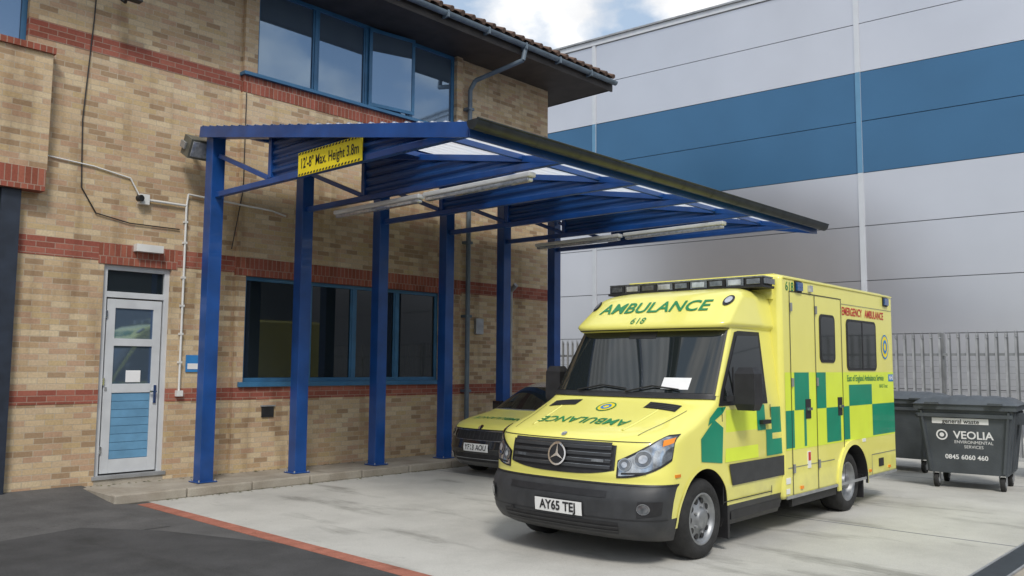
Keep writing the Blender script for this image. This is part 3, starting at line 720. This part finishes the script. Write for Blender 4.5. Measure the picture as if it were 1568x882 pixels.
disc(m,lambda u,v:car.F(-u,.755+v*.7,.012),.045,chrome,20)
for sg in (-1,1):
    car.patch(m,sg*.40,sg*.80,lambda t:.60+.05*t,lambda t:.715+.055*t,.008,lamp,12,4)
    disc(m,lambda u,v:car.F(sg*.66+u,.665+v,.014),.045,lens_d,16); disc(m,lambda u,v:car.F(sg*.66+u,.665+v,.016),.045,satin,16,.036)
    disc(m,lambda u,v:car.F(sg*.62+u,.32+v,.008),.045,lens_c,16)
    def cs(pts,mat,o): m.add([car.SD(x,z,o,sg) for x,z in pts],[list(range(len(pts)))],mat)
    cs([(1.45,1.0),(1.82,1.31),(2.35,1.33),(2.35,1.0)],vglass,.01); cs([(2.42,1.0),(2.42,1.33),(3.1,1.32),(3.3,1.0)],vglass,.01)
    m.frustum(1.42,sg*.90,.96,.06,.07,1.10,.05,.08,carblack); m.box(1.40,1.44,*sorted((sg*.74,sg*.88)),.98,1.01,carblack)
def cp(u,v,o=.014): return car.F(-u,.46+v,o)
m.grid(lambda u,v:cp(-.26+.52*u,-.056+.112*v),8,2,plate); m.text('YF13 AOU',.10,lambda u,v:cp(u,v,.018),blackp,.002)
m.text('AMBULANCE',.17,lambda u,v:car.B(.50-v,u,.008,.76,.98),grnt,.002)
m.obj('car_details',K)
for sg in (-1,1):
    wheel('front_wheel',K,.80,sg*.80,.31,.2,.2,sg,7); wheel('rear_wheel',K,3.25,sg*.80,.31,.2,.2,sg,7)

# ------------------------------------------------------------------ bins
def make_bin(loc,rz,txt=True):
    e=empty('waste_bin',loc,rz); m=MB()
    m.frustum(0,0,.22,.44,.50,1.12,.54,.60,bingrey)
    m.frustum(0,0,1.12,.58,.65,1.19,.58,.65,bingrey)
    for k_ in range(4):
        xx=-.36+.24*k_
        for sy in (-1,1): m.bar((xx,sy*.508,.25),(xx*1.15,sy*.608,1.1),.03,.03,bingrey)
    for yy in (-.46,.46): m.bar((-.45,yy,.25),(-.55,yy*1.2,1.1),.05,.03,bingrey)
    m.bar((-.555,-.60,1.04),(-.555,.60,1.04),.03,.05,bingrey)
    m.tube((0,-.74,1.0),(0,.74,1.0),.035,bingrey,10)
    m.box(-.10,.10,-.70,-.58,.92,1.08,bingrey)
    def lf(u,v):
        x=-.60+1.20*u; y=-.67+1.34*v
        return (x,y,1.20+.10*(1-abs(2*u-1)**4)*(1-abs(2*v-1)**6)+.012*(1 if 0.08<u<.92 and int(v*12)%2 else 0))
    m.grid(lf,16,48,bingrey,False); m.box(-.60,.60,-.67,.67,1.192,1.2,bingrey)
    for yy in (-.4,.4): m.box(-.64,-.59,yy-.09,yy+.09,1.195,1.225,bingrey)
    for x in (-.36,.36):
        for yy in (-.42,.42):
            m.lathe([(.001,.02),(.095,.02),(.1,.01),(.1,-.03),(.095,-.04),(.001,-.04)],(x,yy,.1),blk,20,1)
            m.lathe([(.001,.024),(.05,.024),(.05,.02)],(x,yy,.1),steel,16,1); m.lathe([(.001,.046),(.05,.046),(.05,.04)],(x,yy,.1),steel,16,-1)
            m.box(x-.03,x+.06,yy-.055,yy-.045,.08,.22,steel); m.box(x-.03,x+.06,yy+.03,yy+.04,.08,.22,steel)
    def ft(u,v,o=.004):
        z=.7+v; return (-(.44+(z-.22)/.9*.10)-o,-u,z)
    if txt:
        m.add([ft(-.42,.22),ft(.30,.22),ft(.30,.30),ft(-.42,.30)],[(0,1,2,3)],paper)
        m.text('general waste',.085,lambda u,v:ft(u-.05,v+.255,.007),blackp,.001)
        m.text('VEOLIA',.15,lambda u,v:ft(u+.10,v+.06),paper,.003); m.text('ENVIRONMENTAL',.06,lambda u,v:ft(u+.10,v-.035),paper,0); m.text('SERVICES',.06,lambda u,v:ft(u+.10,v-.10),paper,0)
        m.text('0845 6060 460',.09,lambda u,v:ft(u,v-.25),paper,.002)
        disc(m,lambda u,v:ft(u-.30,v+.06),.075,paper,24,.055); disc(m,lambda u,v:ft(u-.30,v+.06),.03,paper,16)
    m.obj('bin_body',e,sharp=30,bevel=.006)
make_bin((13.76,3.66,0),R(6)); make_bin((15.3,5.1,0),R(-2),False); make_bin((15.6,2.4,0),R(2),False)

# ------------------------------------------------------------------ fence
Fn=empty('palisade_fence'); m=MB(); fx=17.9
yy=-6.0
while yy<22:
    j=random.uniform(-.004,.004); h=random.uniform(-.01,.01)
    vs=[(fx+j,yy,.08),(fx+.02,yy+.035,.08),(fx,yy+.07,.08),(fx+j,yy,2.3+h),(fx+.02,yy+.035,2.3+h),(fx,yy+.07,2.3+h)]
    m.add(vs,[(0,1,4,3),(1,2,5,4)],steel)
    m.add([(fx,yy,2.3+h),(fx-.01,yy+.012,2.42+h),(fx+.02,yy+.03,2.32+h),(fx+.02,yy+.035,2.46+h),(fx+.02,yy+.04,2.32+h),(fx-.01,yy+.058,2.42+h),(fx,yy+.07,2.3+h)],[(0,1,2),(2,3,4),(4,5,6),(0,2,4,6)],steel)
    yy+=.165
for z in (.45,1.95): m.box(fx+.02,fx+.06,-6,22,z,z+.05,steel)
for i in range(11): m.box(fx+.06,fx+.16,-5.8+i*2.75,-5.7+i*2.75,0,2.4,steel)
for z in [.3+.12*i for i in range(14)]: m.box(fx+.17,fx+.175,-6,22,z,z+.006,steel)
m.obj('pales_and_rails',Fn)

# ------------------------------------------------------------------ warehouse
Wm=empty('steel_warehouse',(24.35,9.09,0),R(95.3))
zb=[.35,1.15,2.65,4.17,5.74,7.28,8.79,10.25,11.7,13.12]
m=MB(); m.box(-27,63,-30,-.06,0,13.0,seam)
for k_ in range(10):
    s0=-27+k_*9
    for a,c in zip(zb,zb[1:]):
        mt=bluecl if 7.2<a<10 else silver
        T=Matrix.Translation((s0+4.5,-.03,(a+c)/2))@Matrix.Rotation(R(random.uniform(-.25,.25)),4,'X')@Matrix.Rotation(R(random.uniform(-.06,.06)),4,'Z')
        hh=(c-a)/2-.010
        m.box(-4.48,4.48,-.03,.03,-hh,hh,mt,T)
    m.box(s0-.07,s0+.07,-.03,.045,.3,13.12,trim)
    m.box(s0-.07,s0+.07,.046,.048,7.28,10.25,trimb)
m.box(-27.1,63.1,-.3,.06,13.12,13.32,trim); m.box(-27.1,63.1,-.1,.12,13.30,13.36,steel)
m.box(-27,63,-.06,.05,0,.35,seam)
m.obj('cladding',Wm)
D=empty('unseen_reflection_unit'); m=MB()  # unseen building behind the camera, added to darken reflections in the glass
m.box(-30,40,-40,-26,0,7.5,seam); m.box(-30,40,-25.99,-25.9,0,2.2,buff)
for i in range(12): m.box(-27+i*5.5,-23.5+i*5.5,-25.98,-25.8,0.0,3.6,bluecl)
m.box(-30.3,40.3,-40.3,-25.7,7.5,7.9,trim)
m.obj('unseen_unit_walls',D)

# ------------------------------------------------------------------ light / sky / camera
wd=bpy.data.worlds.new('World'); scene.world=wd; wd.use_nodes=True; nt=wd.node_tree; N=nt.nodes; L=nt.links
bg=N['Background']; sky=N.new('ShaderNodeTexSky'); sky.sky_type='NISHITA'; sky.sun_disc=False
sky.sun_elevation=R(50); sky.sun_rotation=R(220)
tc=N.new('ShaderNodeTexCoord'); mp=N.new('ShaderNodeMapping'); mp.inputs['Scale'].default_value=(1,1,1.6); mp.inputs['Location'].default_value=(.62,.1,.2)
L.new(tc.outputs['Generated'],mp.inputs['Vector'])
nz=N.new('ShaderNodeTexNoise'); nz.inputs['Scale'].default_value=5.0; nz.inputs['Detail'].default_value=10; nz.inputs['Roughness'].default_value=.52; L.new(mp.outputs[0],nz.inputs['Vector'])
rp=N.new('ShaderNodeValToRGB'); rp.color_ramp.elements[0].position=.44; rp.color_ramp.elements[1].position=.54; L.new(nz.outputs['Fac'],rp.inputs['Fac'])
nz2=N.new('ShaderNodeTexNoise'); nz2.inputs['Scale'].default_value=9; nz2.inputs['Detail'].default_value=7; L.new(mp.outputs[0],nz2.inputs['Vector'])
rp2=N.new('ShaderNodeValToRGB'); rp2.color_ramp.elements[0].position=.3; rp2.color_ramp.elements[1].position=.60
rp2.color_ramp.elements[0].color=(5.6,5.7,5.9,1); rp2.color_ramp.elements[1].color=(7.6,7.6,7.6,1); L.new(nz2.outputs['Fac'],rp2.inputs['Fac'])
haze=N.new('ShaderNodeMixRGB'); haze.inputs['Fac'].default_value=.5; L.new(sky.outputs[0],haze.inputs['Color1']); haze.inputs['Color2'].default_value=(4.6,5.6,6.6,1)
mx=N.new('ShaderNodeMixRGB'); L.new(rp.outputs[0],mx.inputs['Fac']); L.new(haze.outputs[0],mx.inputs['Color1']); L.new(rp2.outputs[0],mx.inputs['Color2'])
L.new(mx.outputs[0],bg.inputs['Color']); bg.inputs['Strength'].default_value=.145
sl=bpy.data.lights.new('sun','SUN'); sl.energy=2.3; sl.angle=R(14); sl.color=(1,.955,.89); so=bpy.data.objects.new('sun',sl); col.objects.link(so)
so.rotation_euler=Vector((-.46,-.56,.78)).to_track_quat('Z','Y').to_euler()
cd=bpy.data.cameras.new('camera'); cam=bpy.data.objects.new('camera',cd); col.objects.link(cam)
cd.sensor_width=36; cd.lens=1300/1568*36; cd.clip_end=1500; cd.clip_start=.1
cam.matrix_world=Matrix.Translation((0,0,1.7))@(Matrix.Rotation(R(-46.9),4,'Z')@Matrix.Rotation(R(90+5.23),4,'X')@Matrix.Rotation(.007,4,'Z'))
scene.camera=cam
scene.view_settings.view_transform='Standard'; scene.view_settings.look='None'; scene.view_settings.exposure=0
